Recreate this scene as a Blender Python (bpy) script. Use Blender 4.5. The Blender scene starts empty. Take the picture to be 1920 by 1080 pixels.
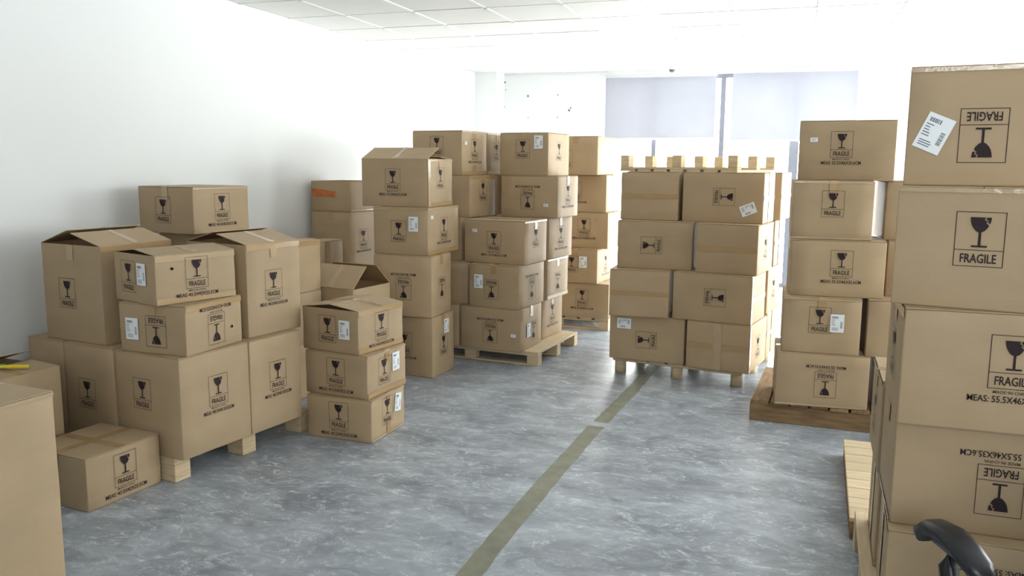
import bpy, bmesh, math, random
from mathutils import Vector, Matrix, noise
R = math.radians
random.seed(7)
scene = bpy.context.scene
COL = scene.collection

# ------------------------------------------------------------------ camera
F_PX, PSI, PIT, ROL, CAM_H = 1577.3, R(18.4973), R(8.3831), R(0.43855), 1.6303
cam = bpy.data.cameras.new('camera'); camo = bpy.data.objects.new('camera', cam); COL.objects.link(camo)
cam.sensor_fit = 'HORIZONTAL'; cam.sensor_width = 36.0; cam.lens = 36.0 * F_PX / 1920.0
cam.clip_start = 0.05; cam.clip_end = 200
fw = Vector((-math.sin(PSI) * math.cos(PIT), math.cos(PSI) * math.cos(PIT), -math.sin(PIT)))
rt = Vector((math.cos(PSI), math.sin(PSI), 0)); up = rt.cross(fw)
r2 = rt * math.cos(ROL) + up * math.sin(ROL); u2 = -rt * math.sin(ROL) + up * math.cos(ROL)
m = Matrix((r2, u2, -fw)).transposed().to_4x4(); m.translation = Vector((0, 0, CAM_H))
camo.matrix_world = m
scene.camera = camo

# ------------------------------------------------------------------ world, daylight, exposure
XW, XR, YB, YF, ZC = -4.12, 4.6, 11.0, -1.8, 2.83        # left wall, right wall, window wall, wall behind the camera (unseen, pulled in for front light), ceiling
WORLD = 19.0
w = bpy.data.worlds.new('World'); scene.world = w; w.use_nodes = True
bg = w.node_tree.nodes['Background']; bg.inputs[0].default_value = (0.985, 0.995, 1.0, 1); bg.inputs[1].default_value = WORLD
WINS = [(-2.42, 0.63, 0.12, 2.76, YB), (1.5, 4.3, 0.12, 2.76, YB), (-0.2, 2.3, 1.55, 2.6, YF)]  # first is in view; the other two are unseen, added for their light
ADDED_WINR = [(3.7, 5.3, 0.8, 2.6), (6.9, 10.6, 0.5, 2.7)]      # unseen windows added to the right-hand wall for side light: y0, y1, z0, z1
for i, (x0, x1, z0, z1, y) in enumerate(WINS):
    L = bpy.data.lights.new('daylight_portal', 'AREA'); L.shape = 'RECTANGLE'; L.size = x1 - x0; L.size_y = z1 - z0
    L.cycles.is_portal = True
    o = bpy.data.objects.new('daylight_portal', L); COL.objects.link(o)
    o.location = ((x0 + x1) / 2, y + (0.12 if y > 0 else -0.12), (z0 + z1) / 2)
    o.rotation_euler = (R(-90) if y > 0 else R(90), 0, 0)
for (y0, y1, z0, z1) in ADDED_WINR:
    L = bpy.data.lights.new('daylight_portal', 'AREA'); L.shape = 'RECTANGLE'; L.size = z1 - z0; L.size_y = y1 - y0; L.cycles.is_portal = True
    o = bpy.data.objects.new('daylight_portal', L); COL.objects.link(o); o.location = (XR + .12, (y0 + y1) / 2, (z0 + z1) / 2); o.rotation_euler = (0, R(90), 0)
scene.view_settings.view_transform = 'Standard'; scene.view_settings.look = 'None'
scene.view_settings.gamma = 1.0; scene.view_settings.use_curve_mapping = False
scene.view_settings.exposure = 0.0

# ------------------------------------------------------------------ materials
def srgb(r, g, b):
    f = lambda c: c / 12.92 if c <= 0.04045 else ((c + 0.055) / 1.055) ** 2.4
    return (f(r / 255), f(g / 255), f(b / 255), 1)
def mat(name, col, rough=0.7, var=0.0, scale=6.0, spec=0.3, bump=0.0, bscale=120.0, metallic=0.0, rnd=0.0, stretch=None, dark=None):
    M = bpy.data.materials.new(name); M.use_nodes = True
    nt = M.node_tree; N = nt.nodes; Lk = nt.links; b = N['Principled BSDF']
    b.inputs['Base Color'].default_value = col; b.inputs['Roughness'].default_value = rough
    b.inputs['Specular IOR Level'].default_value = spec; b.inputs['Metallic'].default_value = metallic
    tc = N.new('ShaderNodeTexCoord'); src = tc.outputs['Object']
    if stretch:
        mp = N.new('ShaderNodeMapping'); mp.inputs['Scale'].default_value = stretch; Lk.new(src, mp.inputs[0]); src = mp.outputs[0]
    if var or rnd:
        oi = N.new('ShaderNodeObjectInfo')
        ad = N.new('ShaderNodeVectorMath'); ad.operation = 'MULTIPLY_ADD'; ad.inputs[1].default_value = (1, 1, 1)
        Lk.new(src, ad.inputs[0]); Lk.new(oi.outputs['Random'], ad.inputs[2])
        nz = N.new('ShaderNodeTexNoise'); nz.inputs['Scale'].default_value = scale; nz.inputs['Detail'].default_value = 4
        Lk.new(ad.outputs[0], nz.inputs['Vector'])
        rp = N.new('ShaderNodeMapRange'); rp.inputs[1].default_value = 0.25; rp.inputs[2].default_value = 0.75
        rp.inputs[3].default_value = 1 - var; rp.inputs[4].default_value = 1 + var; Lk.new(nz.outputs['Fac'], rp.inputs[0])
        rr = N.new('ShaderNodeMapRange'); rr.inputs[3].default_value = 1 - rnd; rr.inputs[4].default_value = 1 + rnd; Lk.new(oi.outputs['Random'], rr.inputs[0])
        mu = N.new('ShaderNodeMath'); mu.operation = 'MULTIPLY'; Lk.new(rp.outputs[0], mu.inputs[0]); Lk.new(rr.outputs[0], mu.inputs[1])
        sc = N.new('ShaderNodeVectorMath'); sc.operation = 'SCALE'; sc.inputs[0].default_value = col[:3]; Lk.new(mu.outputs[0], sc.inputs['Scale'])
        Lk.new(sc.outputs[0], b.inputs['Base Color'])
    if bump:
        n2 = N.new('ShaderNodeTexNoise'); n2.inputs['Scale'].default_value = bscale; n2.inputs['Detail'].default_value = 3; Lk.new(src, n2.inputs['Vector'])
        bp = N.new('ShaderNodeBump'); bp.inputs['Strength'].default_value = bump; bp.inputs['Distance'].default_value = 0.004
        Lk.new(n2.outputs['Fac'], bp.inputs['Height']); Lk.new(bp.outputs[0], b.inputs['Normal'])
    return M
CARD = mat('cardboard', srgb(174, 151, 120), 0.62, 0.06, 4.0, 0.3, 0.12, 60.0, rnd=0.05, stretch=(1, 1, 2.2))
CARD_IN = mat('cardboard_inside', srgb(168, 138, 102), 0.85, 0.05, 4.0, 0.1)
TAPE = mat('brown_packing_tape', srgb(172, 143, 102), 0.2, 0.05, 9.0, 0.6, 0.15, 40.0)
CLEAR = mat('clear_packing_tape', srgb(180, 157, 126), 0.2, 0.05, 9.0, 0.7, 0.4, 35.0)
INK = mat('black_print_ink', srgb(48, 38, 42), 0.7, 0.10, 60.0, 0.2)
INK2 = mat('faded_print_ink', srgb(74, 58, 46), 0.75, 0.12, 60.0, 0.2)
PAPER = mat('white_label_paper', srgb(232, 236, 240), 0.5, 0.02, 30.0, 0.4)
LINK = mat('label_ink', srgb(92, 96, 102), 0.7, 0.1, 80.0, 0.2)
HOLE = mat('dark_hand_hole', srgb(22, 18, 15), 0.95, 0.05, 30.0, 0.05)
ORANGE = mat('orange_marker', srgb(188, 112, 70), 0.7, 0.25, 30.0, 0.1)
WOOD = mat('pale_pallet_wood', srgb(204, 184, 152), 0.75, 0.14, 5.0, 0.2, 0.2, 60.0, rnd=0.08, stretch=(1.5, 14, 14))
OLDWOOD = mat('weathered_pallet_wood', srgb(150, 122, 90), 0.85, 0.34, 4.0, 0.15, 0.4, 50.0, rnd=0.2, stretch=(1.5, 10, 10))
PLY = mat('layered_plywood_block', srgb(208, 186, 152), 0.8, 0.22, 7.0, 0.15, 0.3, 40.0, rnd=0.06, stretch=(1, 1, 12))
WALL = mat('white_wall_paint', srgb(230, 231, 230), 0.85, 0.012, 1.2, 0.15, 0.06, 60.0)
CEIL = mat('ceiling_tile_white', srgb(236, 236, 232), 0.9, 0.015, 10.0, 0.1, 0.25, 90.0)
GRID = mat('ceiling_grid_metal', srgb(240, 240, 238), 0.5, 0.01, 10.0, 0.3)
FRAME = mat('grey_window_frame', srgb(126, 128, 138), 0.45, 0.03, 10.0, 0.4)
BLACK = mat('black_plastic', srgb(30, 31, 36), 0.38, 0.08, 20.0, 0.45, 0.08, 200.0)
GREYPL = mat('grey_plastic', srgb(92, 98, 112), 0.45, 0.05, 20.0, 0.4)
YELLOW = mat('yellow_plastic', srgb(226, 204, 32), 0.4, 0.04, 20.0, 0.4)
TEAL = mat('teal_plastic', srgb(52, 150, 132), 0.4, 0.04, 20.0, 0.4)
STEEL = mat('steel', srgb(170, 172, 176), 0.3, 0.03, 20.0, 0.5, metallic=0.9)
OLIVE = None

def floor_mat():
    M = bpy.data.materials.new('grey_marbled_vinyl'); M.use_nodes = True
    nt = M.node_tree; N = nt.nodes; Lk = nt.links; b = N['Principled BSDF']
    tc = N.new('ShaderNodeTexCoord'); mp = N.new('ShaderNodeMapping'); mp.inputs['Rotation'].default_value = (0, 0, R(14)); mp.inputs['Scale'].default_value = (1.0, 1.7, 1)
    Lk.new(tc.outputs['Object'], mp.inputs[0])
    def nz(s, d, dist, rough=0.6):
        n = N.new('ShaderNodeTexNoise'); n.inputs['Scale'].default_value = s; n.inputs['Detail'].default_value = d
        n.inputs['Distortion'].default_value = dist; n.inputs['Roughness'].default_value = rough; Lk.new(mp.outputs[0], n.inputs['Vector']); return n
    a = nz(2.4, 8, 0.8); c = nz(9.0, 6, 1.2); v = nz(1.9, 7, 1.6, 0.62); v2 = nz(4.5, 6, 2.2, 0.6)
    cr = N.new('ShaderNodeValToRGB'); e = cr.color_ramp.elements
    e[0].position = 0.34; e[0].color = srgb(134, 139, 147); e[1].position = 0.68; e[1].color = srgb(180, 187, 194)
    Lk.new(a.outputs['Fac'], cr.inputs[0])
    cr2 = N.new('ShaderNodeValToRGB'); e = cr2.color_ramp.elements
    e[0].position = 0.3; e[0].color = (0.82, 0.82, 0.83, 1); e[1].position = 0.75; e[1].color = (1.16, 1.17, 1.17, 1); Lk.new(c.outputs['Fac'], cr2.inputs[0])
    mx = N.new('ShaderNodeMix'); mx.data_type = 'RGBA'; mx.blend_type = 'MULTIPLY'; mx.inputs[0].default_value = 1
    Lk.new(cr.outputs[0], mx.inputs[6]); Lk.new(cr2.outputs[0], mx.inputs[7])
    col = mx.outputs[2]
    for n, wd, st in ((v, 0.015, 0.7), (v2, 0.02, 0.5)):       # pale veins where the noise crosses its middle
        s = N.new('ShaderNodeMath'); s.operation = 'SUBTRACT'; s.inputs[1].default_value = 0.5; Lk.new(n.outputs['Fac'], s.inputs[0])
        ab = N.new('ShaderNodeMath'); ab.operation = 'ABSOLUTE'; Lk.new(s.outputs[0], ab.inputs[0])
        mr = N.new('ShaderNodeMapRange'); mr.inputs[1].default_value = 0.0; mr.inputs[2].default_value = wd; mr.inputs[3].default_value = st; mr.inputs[4].default_value = 0.0
        Lk.new(ab.outputs[0], mr.inputs[0])
        mk = N.new('ShaderNodeMath'); mk.operation = 'MULTIPLY'; Lk.new(mr.outputs[0], mk.inputs[0])
        ms = N.new('ShaderNodeMapRange'); ms.inputs[1].default_value = 0.42; ms.inputs[2].default_value = 0.62; Lk.new(c.outputs['Fac'], ms.inputs[0]); Lk.new(ms.outputs[0], mk.inputs[1])
        m2 = N.new('ShaderNodeMix'); m2.data_type = 'RGBA'; Lk.new(mk.outputs[0], m2.inputs[0]); Lk.new(col, m2.inputs[6]); m2.inputs[7].default_value = srgb(232, 238, 240)
        col = m2.outputs[2]
    Lk.new(col, b.inputs['Base Color'])
    rr = N.new('ShaderNodeMapRange'); rr.inputs[3].default_value = 0.30; rr.inputs[4].default_value = 0.46; Lk.new(c.outputs['Fac'], rr.inputs[0]); Lk.new(rr.outputs[0], b.inputs['Roughness'])
    b.inputs['Specular IOR Level'].default_value = 0.45
    bp = N.new('ShaderNodeBump'); bp.inputs['Strength'].default_value = 0.06; bp.inputs['Distance'].default_value = 0.003; Lk.new(v.outputs['Fac'], bp.inputs['Height']); Lk.new(bp.outputs[0], b.inputs['Normal'])
    return M
FLOOR = floor_mat()
def tape_mat():
    M = mat('worn_olive_floor_tape', srgb(138, 137, 120), 0.55, 0.18, 12.0, 0.3, 0.2, 60.0); return M
OLIVE = tape_mat()
def glass_mat():
    M = bpy.data.materials.new('window_glass'); M.use_nodes = True; nt = M.node_tree; N = nt.nodes
    N.remove(N['Principled BSDF']); t = N.new('ShaderNodeBsdfTransparent'); t.inputs[0].default_value = (0.96, 0.98, 0.98, 1)
    g = N.new('ShaderNodeBsdfGlossy'); g.inputs['Roughness'].default_value = 0.02
    mx = N.new('ShaderNodeMixShader'); mx.inputs[0].default_value = 0.05
    nt.links.new(t.outputs[0], mx.inputs[1]); nt.links.new(g.outputs[0], mx.inputs[2]); nt.links.new(mx.outputs[0], N['Material Output'].inputs[0]); return M
GLASS = glass_mat()
def blind_mat():
    M = bpy.data.materials.new('grey_roller_blind_fabric'); M.use_nodes = True; nt = M.node_tree; N = nt.nodes
    N.remove(N['Principled BSDF'])
    tc = N.new('ShaderNodeTexCoord'); nz = N.new('ShaderNodeTexNoise'); nz.inputs['Scale'].default_value = 3
    nt.links.new(tc.outputs['Object'], nz.inputs['Vector'])
    cr = N.new('ShaderNodeValToRGB'); cr.color_ramp.elements[0].color = srgb(164, 164, 173); cr.color_ramp.elements[1].color = srgb(174, 175, 183); nt.links.new(nz.outputs['Fac'], cr.inputs[0])
    d = N.new('ShaderNodeBsdfDiffuse'); t = N.new('ShaderNodeBsdfTranslucent')
    nt.links.new(cr.outputs[0], d.inputs[0]); nt.links.new(cr.outputs[0], t.inputs[0])
    mx = N.new('ShaderNodeMixShader'); mx.inputs[0].default_value = 0.03
    nt.links.new(d.outputs[0], mx.inputs[1]); nt.links.new(t.outputs[0], mx.inputs[2]); nt.links.new(mx.outputs[0], N['Material Output'].inputs[0]); return M
BLIND = blind_mat()

# ------------------------------------------------------------------ helpers
def link(o): COL.objects.link(o); return o
def obj(name, me, parent=None, mats=None, loc=None, rot=None):
    o = bpy.data.objects.new(name, me); link(o)
    if mats:
        if not isinstance(mats, (list, tuple)): mats = [mats]
        if not len(me.materials):
            for k in mats: me.materials.append(k)
    if loc is not None: o.location = loc
    if rot is not None: o.rotation_euler = rot
    if parent is not None: o.parent = parent
    return o
def empty(name, loc=(0, 0, 0), rz=0.0):
    o = bpy.data.objects.new(name, None); link(o); o.location = loc; o.rotation_euler = (0, 0, rz); o.empty_display_size = 0.1; return o
def tag(o, label, cat, group=None):
    o['label'] = label; o['category'] = cat
    if group: o['group'] = group
    return o
def struct(o): o['kind'] = 'structure'; return o
def mesh(name, verts, faces, smooth=False, midx=None):
    me = bpy.data.meshes.new(name); me.from_pydata([tuple(v) for v in verts], [], faces); me.update()
    if midx: me.polygons.foreach_set('material_index', midx)
    if smooth: me.polygons.foreach_set('use_smooth', [True] * len(me.polygons))
    return me
BOXF = [(0, 3, 2, 1), (4, 5, 6, 7), (0, 1, 5, 4), (1, 2, 6, 5), (2, 3, 7, 6), (3, 0, 4, 7)]
class MB:
    def __init__(s): s.v = []; s.f = []; s.m = []
    def box(s, x0, x1, y0, y1, z0, z1, mi=0):
        n = len(s.v); s.v += [(x0, y0, z0), (x1, y0, z0), (x1, y1, z0), (x0, y1, z0), (x0, y0, z1), (x1, y0, z1), (x1, y1, z1), (x0, y1, z1)]
        s.f += [tuple(i + n for i in q) for q in BOXF]; s.m += [mi] * 6; return s
    def poly(s, pts, mi=0):
        n = len(s.v); s.v += list(pts); s.f.append(tuple(range(n, n + len(pts)))); s.m.append(mi); return s
    def mesh(s, name, smooth=False): return mesh(name, s.v, s.f, smooth, s.m)
def bevel_box_mesh(name, sx, sy, sz, off=0.004, seg=2, base=True):
    bm = bmesh.new(); bmesh.ops.create_cube(bm, size=1.0)
    for v in bm.verts: v.co = Vector((v.co.x * sx, v.co.y * sy, (v.co.z + (0.5 if base else 0)) * sz))
    bmesh.ops.bevel(bm, geom=bm.edges[:], offset=off, segments=seg, affect='EDGES', profile=0.6)
    me = bpy.data.meshes.new(name); bm.to_mesh(me); bm.free()
    return me
def tube_mesh(name, pts, rad, n=10, cap=True, flat=1.0):
    """tube along pts; rad a number or one per point"""
    P = [Vector(p) for p in pts]; V = []; Fc = []
    for i, p in enumerate(P):
        t = (P[min(i + 1, len(P) - 1)] - P[max(i - 1, 0)]).normalized()
        a = t.cross(Vector((0, 0, 1)));
        if a.length < 1e-3: a = t.cross(Vector((0, 1, 0)))
        a.normalize(); b = a.cross(t).normalized(); r = rad[i] if isinstance(rad, (list, tuple)) else rad
        for k in range(n):
            an = 2 * math.pi * k / n; V.append(p + a * math.cos(an) * r + b * math.sin(an) * r * flat)
    for i in range(len(P) - 1):
        for k in range(n): Fc.append((i * n + k, i * n + (k + 1) % n, (i + 1) * n + (k + 1) % n, (i + 1) * n + k))
    if cap: Fc.append(tuple(range(n - 1, -1, -1))); Fc.append(tuple(range((len(P) - 1) * n, len(P) * n)))
    return mesh(name, V, Fc, True)

# ------------------------------------------------------------------ the room
T = 0.2
def plate(name, x0, x1, y0, y1, z0, z1, M, parent=None):
    return obj(name, MB().box(x0, x1, y0, y1, z0, z1).mesh(name), parent, M)
floor = struct(plate('floor', XW - T, XR + T, YF - T, YB + T, -0.12, 0, FLOOR))
struct(plate('wall_left', XW - T, XW, YF - T, YB + T, 0, ZC + 0.3, WALL))
_b = MB(); _p = YF - T
for (y0, y1, z0, z1) in ADDED_WINR:
    _b.box(XR, XR + T, _p, y0, 0, ZC + .3).box(XR, XR + T, y0, y1, 0, z0).box(XR, XR + T, y0, y1, z1, ZC + .3); _p = y1
_b.box(XR, XR + T, _p, YB + T, 0, ZC + .3)
struct(obj('wall_right', _b.mesh('wall_right'), None, WALL))
def wall_with_windows(name, y0, y1, wins, M=None):
    b = MB(); xs = XW
    for (x0, x1, z0, z1) in wins:
        b.box(xs, x0, y0, y1, 0, ZC + 0.3); b.box(x0, x1, y0, y1, 0, z0); b.box(x0, x1, y0, y1, z1, ZC + 0.3); xs = x1
    b.box(xs, XR, y0, y1, 0, ZC + 0.3)
    return struct(obj(name, b.mesh(name), None, M or WALL))
wb = wall_with_windows('wall_back', YB, YB + T, [q[:4] for q in WINS[:2]])
wall_with_windows('wall_front', YF - T, YF, [WINS[2][:4]], mat('low_bounce_grey_paint', srgb(128, 126, 122), 0.85, 0.02, 1.2, 0.15))  # unseen wall; this grey is chosen to cut bounce light
# square pillar in the corner of the window wall
struct(obj('trim_1', MB().box(XW, -3.814, YB - 0.30, YB, 0, ZC).mesh('trim_1'), None, WALL))
# flaking plaster marks on the window wall
for (px, pz, r) in ((-3.475, 2.534, .018), (-3.06, 2.541, .012), (-2.903, 2.338, .02), (-2.88, 2.37, .013), (-3.06, 2.25, .010), (-3.47, 2.25, .008), (-3.80, 2.72, .014), (-3.79, 2.62, .010), (-3.81, 2.40, .008)):
    n = 9; V = [(px + r * math.cos(k * 2 * math.pi / n) * random.uniform(.6, 1.1), YB - .0015, pz + r * math.sin(k * 2 * math.pi / n) * random.uniform(.6, 1.3)) for k in range(n)]
    obj('plaster_chip', mesh('plaster_chip', V, [tuple(range(n))]), wb, mat('bare_plaster', srgb(132, 118, 108), 0.9, 0.2, 60))
# suspended ceiling: slab above, lay-in tiles and a metal grid below
ceil = struct(plate('ceiling', XW - T, XR + T, YF - T, YB + T, ZC + 0.05, ZC + 0.3, CEIL))
TX, TY = 0.614, 0.674; GX0 = -2.977 - 2 * TX; GY0 = 5.68 - 2 * TY
tile_me = bevel_box_mesh('ceiling_tile', TX - 0.028, TY - 0.028, 0.016, 0.003, 1); tile_me.materials.append(CEIL)
nx = int((XR - GX0) / TX) + 1; ny = int((YB - GY0) / TY) + 1
for i in range(nx):
    for j in range(ny):
        x0, x1 = GX0 + i * TX, GX0 + (i + 1) * TX; y0, y1 = GY0 + j * TY, GY0 + (j + 1) * TY
        cx0, cx1, cy1 = max(x0, XW), min(x1, XR), min(y1, YB)
        if cx1 - cx0 < 0.05 or cy1 - y0 < 0.05: continue
        if cx0 == x0 and cx1 == x1 and cy1 == y1:
            o = obj('ceiling_tile', tile_me, ceil, None, ((x0 + x1) / 2, (y0 + y1) / 2, ZC - 0.002 + random.uniform(-.002, .002)))
        else:
            me = bevel_box_mesh('ceiling_tile', cx1 - cx0 - 0.028, cy1 - y0 - 0.028, 0.016, 0.003, 1)
            o = obj('ceiling_tile', me, ceil, CEIL, ((cx0 + cx1) / 2, (y0 + cy1) / 2, ZC - 0.002))
for i in range(nx + 1):
    x = GX0 + i * TX
    if XW < x < XR: obj('grid_bar', MB().box(x - .012, x + .012, GY0, YB, ZC - .006, ZC + .03).mesh('grid_bar'), ceil, GRID)
for j in range(ny + 1):
    y = GY0 + j * TY
    if y < YB: obj('grid_bar', MB().box(XW, XR, y - .012, y + .012, ZC - .006, ZC + .03).mesh('grid_bar'), ceil, GRID)
obj('ceiling_panel', MB().box(XW, XR, YF, GY0 - .012, ZC - .002, ZC + .02).mesh('ceiling_panel'), ceil, CEIL)
# windows
def window(n, x0, x1, z0, z1, y, mull):
    wn = struct(empty('window_%d' % n, ((x0 + x1) / 2, y, z0)))
    ox, oy, oz = (x0 + x1) / 2, y, z0
    s = 1 if y > 0 else -1
    def fr(name, a0, a1, c0, c1, ya=0.02, yb=0.09, M=FRAME):
        yy = sorted((s * ya, s * yb)); return obj(name, MB().box(a0 - ox, a1 - ox, yy[0], yy[1], c0 - oz, c1 - oz).mesh(name), wn, M)
    fr('window_frame', x0, x0 + .05, z0, z1); fr('window_frame', x1 - .05, x1, z0, z1)
    fr('window_frame', x0 + .05, x1 - .05, z0, z0 + .05); fr('window_frame', x0 + .05, x1 - .05, z1 - .05, z1)
    prev = x0 + .05
    for (mx, mw) in mull:
        fr('mullion', mx - mw / 2, mx + mw / 2, z0 + .05, z1 - .05, 0.0, 0.1); fr('window_pane', prev, mx - mw / 2, z0 + .05, z1 - .05, .05, .056, GLASS); prev = mx + mw / 2
    fr('window_pane', prev, x1 - .05, z0 + .05, z1 - .05, .05, .056, GLASS)
window(1, *WINS[0], [(-1.773, .055), (-.924, .06), (-.055, .11)])
window(2, *WINS[1], [(2.43, .06), (3.36, .06)])  # unseen window added to brighten the right sides of the cartons
window(3, *WINS[2], [(1.05, .06)])  # unseen window added behind the camera to light carton fronts
for wi, (wy0, wy1, wz0, wz1) in enumerate(ADDED_WINR):  # added side-light windows, out of view
    w4 = struct(empty('window_%d' % (4 + wi), (XR, (wy0 + wy1) / 2, wz0))); hw4 = (wy1 - wy0) / 2; hh4 = wz1 - wz0
    for q in ((-hw4, -hw4 + .05, 0, hh4), (hw4 - .05, hw4, 0, hh4), (-hw4 + .05, hw4 - .05, 0, .05), (-hw4 + .05, hw4 - .05, hh4 - .05, hh4)): obj('window_frame', MB().box(.02, .09, *q).mesh('window_frame'), w4, FRAME)
    nk = 2 if hw4 < 1 else 3
    for k in range(nk):
        y0 = -hw4 + .05 + k * (2 * hw4 - .1) / nk; y1 = y0 + (2 * hw4 - .1) / nk
        obj('window_pane', MB().box(.05, .056, y0 + .03, y1 - .03, .05, hh4 - .05).mesh('window_pane'), w4, GLASS)
        if k: obj('mullion', MB().box(.0, .10, y0 - .03, y0 + .03, .05, hh4 - .05).mesh('mullion'), w4, FRAME)
# roller blinds
def blind(x0, x1, ztop, zbot, label):
    r = tag(empty('roller_blind', ((x0 + x1) / 2, YB - .05, zbot)), label, 'blind', 'roller blinds on the window'); wd = (x1 - x0) / 2; h = ztop - zbot
    n = 14; V = []; Fc = []
    for i in range(n + 1):
        x = -wd + 2 * wd * i / n
        for z in (0.02, h): V.append((x, 0.004 * math.sin(i * 1.7), z))
    for i in range(n): Fc.append((2 * i, 2 * i + 2, 2 * i + 3, 2 * i + 1))
    obj('blind_fabric', mesh('blind_fabric', V, Fc, True), r, BLIND)
    obj('roller_tube', tube_mesh('roller_tube', [(-wd - .01, 0.005, h), (wd + .01, 0.005, h)], .022, 14), r, GRID)
    obj('bottom_bar', tube_mesh('bottom_bar', [(-wd, 0, 0.012), (wd, 0, 0.012)], .011, 8), r, GRID)
    return r
blind(-2.40, -1.01, 2.755, 1.955, 'grey roller blind half lowered, beside the plastered wall')
blind(-.81, .625, 2.775, 1.93, 'grey roller blind half lowered, above the right-hand carton column')
# camera dome under the ceiling by the blind
sc_ = tag(empty('security_camera', (-1.54, YB - .2, ZC - .005)), 'small dark dome security camera on the ceiling by a blind', 'camera')
obj('camera_mount', tube_mesh('camera_mount', [(0, 0, 0), (0, 0, -.018)], .045, 18), sc_, GRID)
def dome_mesh(name, r, zc, n=16, m_=6):
    V = []; Fc = []
    for i in range(m_ + 1):
        a = math.pi / 2 * i / m_
        for k in range(n): V.append((r * math.cos(a) * math.cos(2 * math.pi * k / n), r * math.cos(a) * math.sin(2 * math.pi * k / n), zc - r * math.sin(a) * 1.0))
    for i in range(m_):
        for k in range(n): Fc.append((i * n + k, i * n + (k + 1) % n, (i + 1) * n + (k + 1) % n, (i + 1) * n + k))
    return mesh(name, V, Fc, True)
obj('camera_dome', dome_mesh('camera_dome', .036, -.018), sc_, GREYPL)

# floor marking tape
def floor_tape(x0, y0, x1, y1, wd, label, seed):
    random.seed(seed); n = 40; V = []; Fc = []; d = Vector((x1 - x0, y1 - y0, 0)); L = d.length; d.normalize(); p = Vector((d.y, -d.x, 0))
    for i in range(n + 1):
        t = L * i / n; c = Vector((x0, y0, 0)) + d * t + p * 0.006 * math.sin(t * 2.1)
        for s in (-1, 1): V.append(c + p * s * (wd / 2 + random.uniform(-.004, .003)))
    V = [Vector((v.x, v.y, .0012)) for v in V]
    for i in range(n): Fc.append((2 * i, 2 * i + 1, 2 * i + 3, 2 * i + 2))
    return tag(obj('floor_tape', mesh('floor_tape', V, Fc), None, OLIVE), label, 'tape')
floor_tape(-1.19, 1.6, -1.118, 5.02, .102, 'long worn olive floor marking tape running down the bare aisle', 3)
floor_tape(-1.105, 5.12, -1.02, 6.9, .098, 'pale worn floor tape strip running under the centre pallet', 5)

# ------------------------------------------------------------------ prints
def text_mesh(body, h, wscale=0.8, bold=0.0, spacing=1.0):
    cu = bpy.data.curves.new('txt', 'FONT'); cu.body = body; cu.size = 1.0; cu.align_x = 'CENTER'; cu.align_y = 'CENTER'; cu.resolution_u = 2
    cu.offset = bold; cu.space_character = spacing
    o = bpy.data.objects.new('txt', cu); COL.objects.link(o)
    bpy.context.view_layer.update()
    me = bpy.data.meshes.new_from_object(o); bpy.data.objects.remove(o); bpy.data.curves.remove(cu)
    k = h / 0.72
    V = [(v.co.x * k * wscale, v.co.y * k) for v in me.vertices]; Fc = [tuple(p.vertices) for p in me.polygons]; bpy.data.meshes.remove(me)
    return V, Fc
class Print:
    """flat print in the XZ plane (facing -Y)"""
    def __init__(s): s.v = []; s.f = []; s.m = []
    def poly(s, pts, mi=0):
        n = len(s.v); s.v += [(x, 0, z) for x, z in pts]; s.f.append(tuple(range(n, n + len(pts)))); s.m.append(mi)
    def rect(s, x0, x1, z0, z1, mi=0): s.poly([(x0, z0), (x1, z0), (x1, z1), (x0, z1)], mi)
    def text(s, body, x, z, h, ws=.8, bold=0.0, mi=0, fit=None):
        V, Fc = text_mesh(body, h, ws, bold)
        if fit:
            wd = max(v[0] for v in V) - min(v[0] for v in V); V = [(v[0] * fit / wd, v[1]) for v in V]
        cx = (max(v[0] for v in V) + min(v[0] for v in V)) / 2; cz = (max(v[1] for v in V) + min(v[1] for v in V)) / 2
        n = len(s.v); s.v += [(v[0] - cx + x, 0, v[1] - cz + z) for v in V]
        s.f += [tuple(i + n for i in q) for q in Fc]; s.m += [mi] * len(Fc)
    def mesh(s, name): return mesh(name, s.v, s.f, False, s.m)
def fragile_mesh():
    P = Print(); W_, H_ = .130, .162; x0, x1, z0, z1 = -W_ / 2, W_ / 2, -H_ / 2, H_ / 2; t = .0019; zm = z0 + .049
    for r in ((x0, x1, z0, z0 + t), (x0, x1, z1 - t, z1), (x0, x0 + t, z0 + t, z1 - t), (x1 - t, x1, z0 + t, z1 - t), (x0 + t, x1 - t, zm - t / 2, zm + t / 2)): P.rect(*r)
    P.text('FRAGILE', 0, (z0 + zm) / 2, .027, .8, 0.012, fit=.094)
    # broken wine glass
    zt = z1 - .016; zb = zt - .044
    left = [(-.0270, zt), (-.0262, zt - .010), (-.0232, zt - .022), (-.0180, zt - .032), (-.0100, zt - .041), (-.0035, zb)]
    right = [(.0035, zb), (.0100, zt - .041), (.0180, zt - .032), (.0215, zt - .024), (.0140, zt - .0165), (.0165, zt - .0115), (.0095, zt - .0075), (.0120, zt)]
    P.poly(left[:1] + left[1:] + right[:4] + right[4:])
    P.poly([(.0155, zt), (.0270, zt), (.0262, zt - .010), (.0240, zt - .0185), (.0175, zt - .0150), (.0200, zt - .0100), (.0135, zt - .0065)])
    P.rect(-.0033, .0033, zm + .014, zb + .001); P.rect(-.0205, .0205, zm + .0085, zm + .0140)
    me = P.mesh('fragile_mark'); me.materials.append(INK); return me
MARK = fragile_mesh()
def meas_mesh(body, wd):
    P = Print(); P.text('MADE IN CHINA', 0, .010, .0098, .9, 0.004, fit=.098, mi=1); P.text(body, 0, -.012, .0200, .8, 0.010, fit=wd)
    me = P.mesh('size_print'); me.materials.append(INK); me.materials.append(INK2); return me
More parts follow.
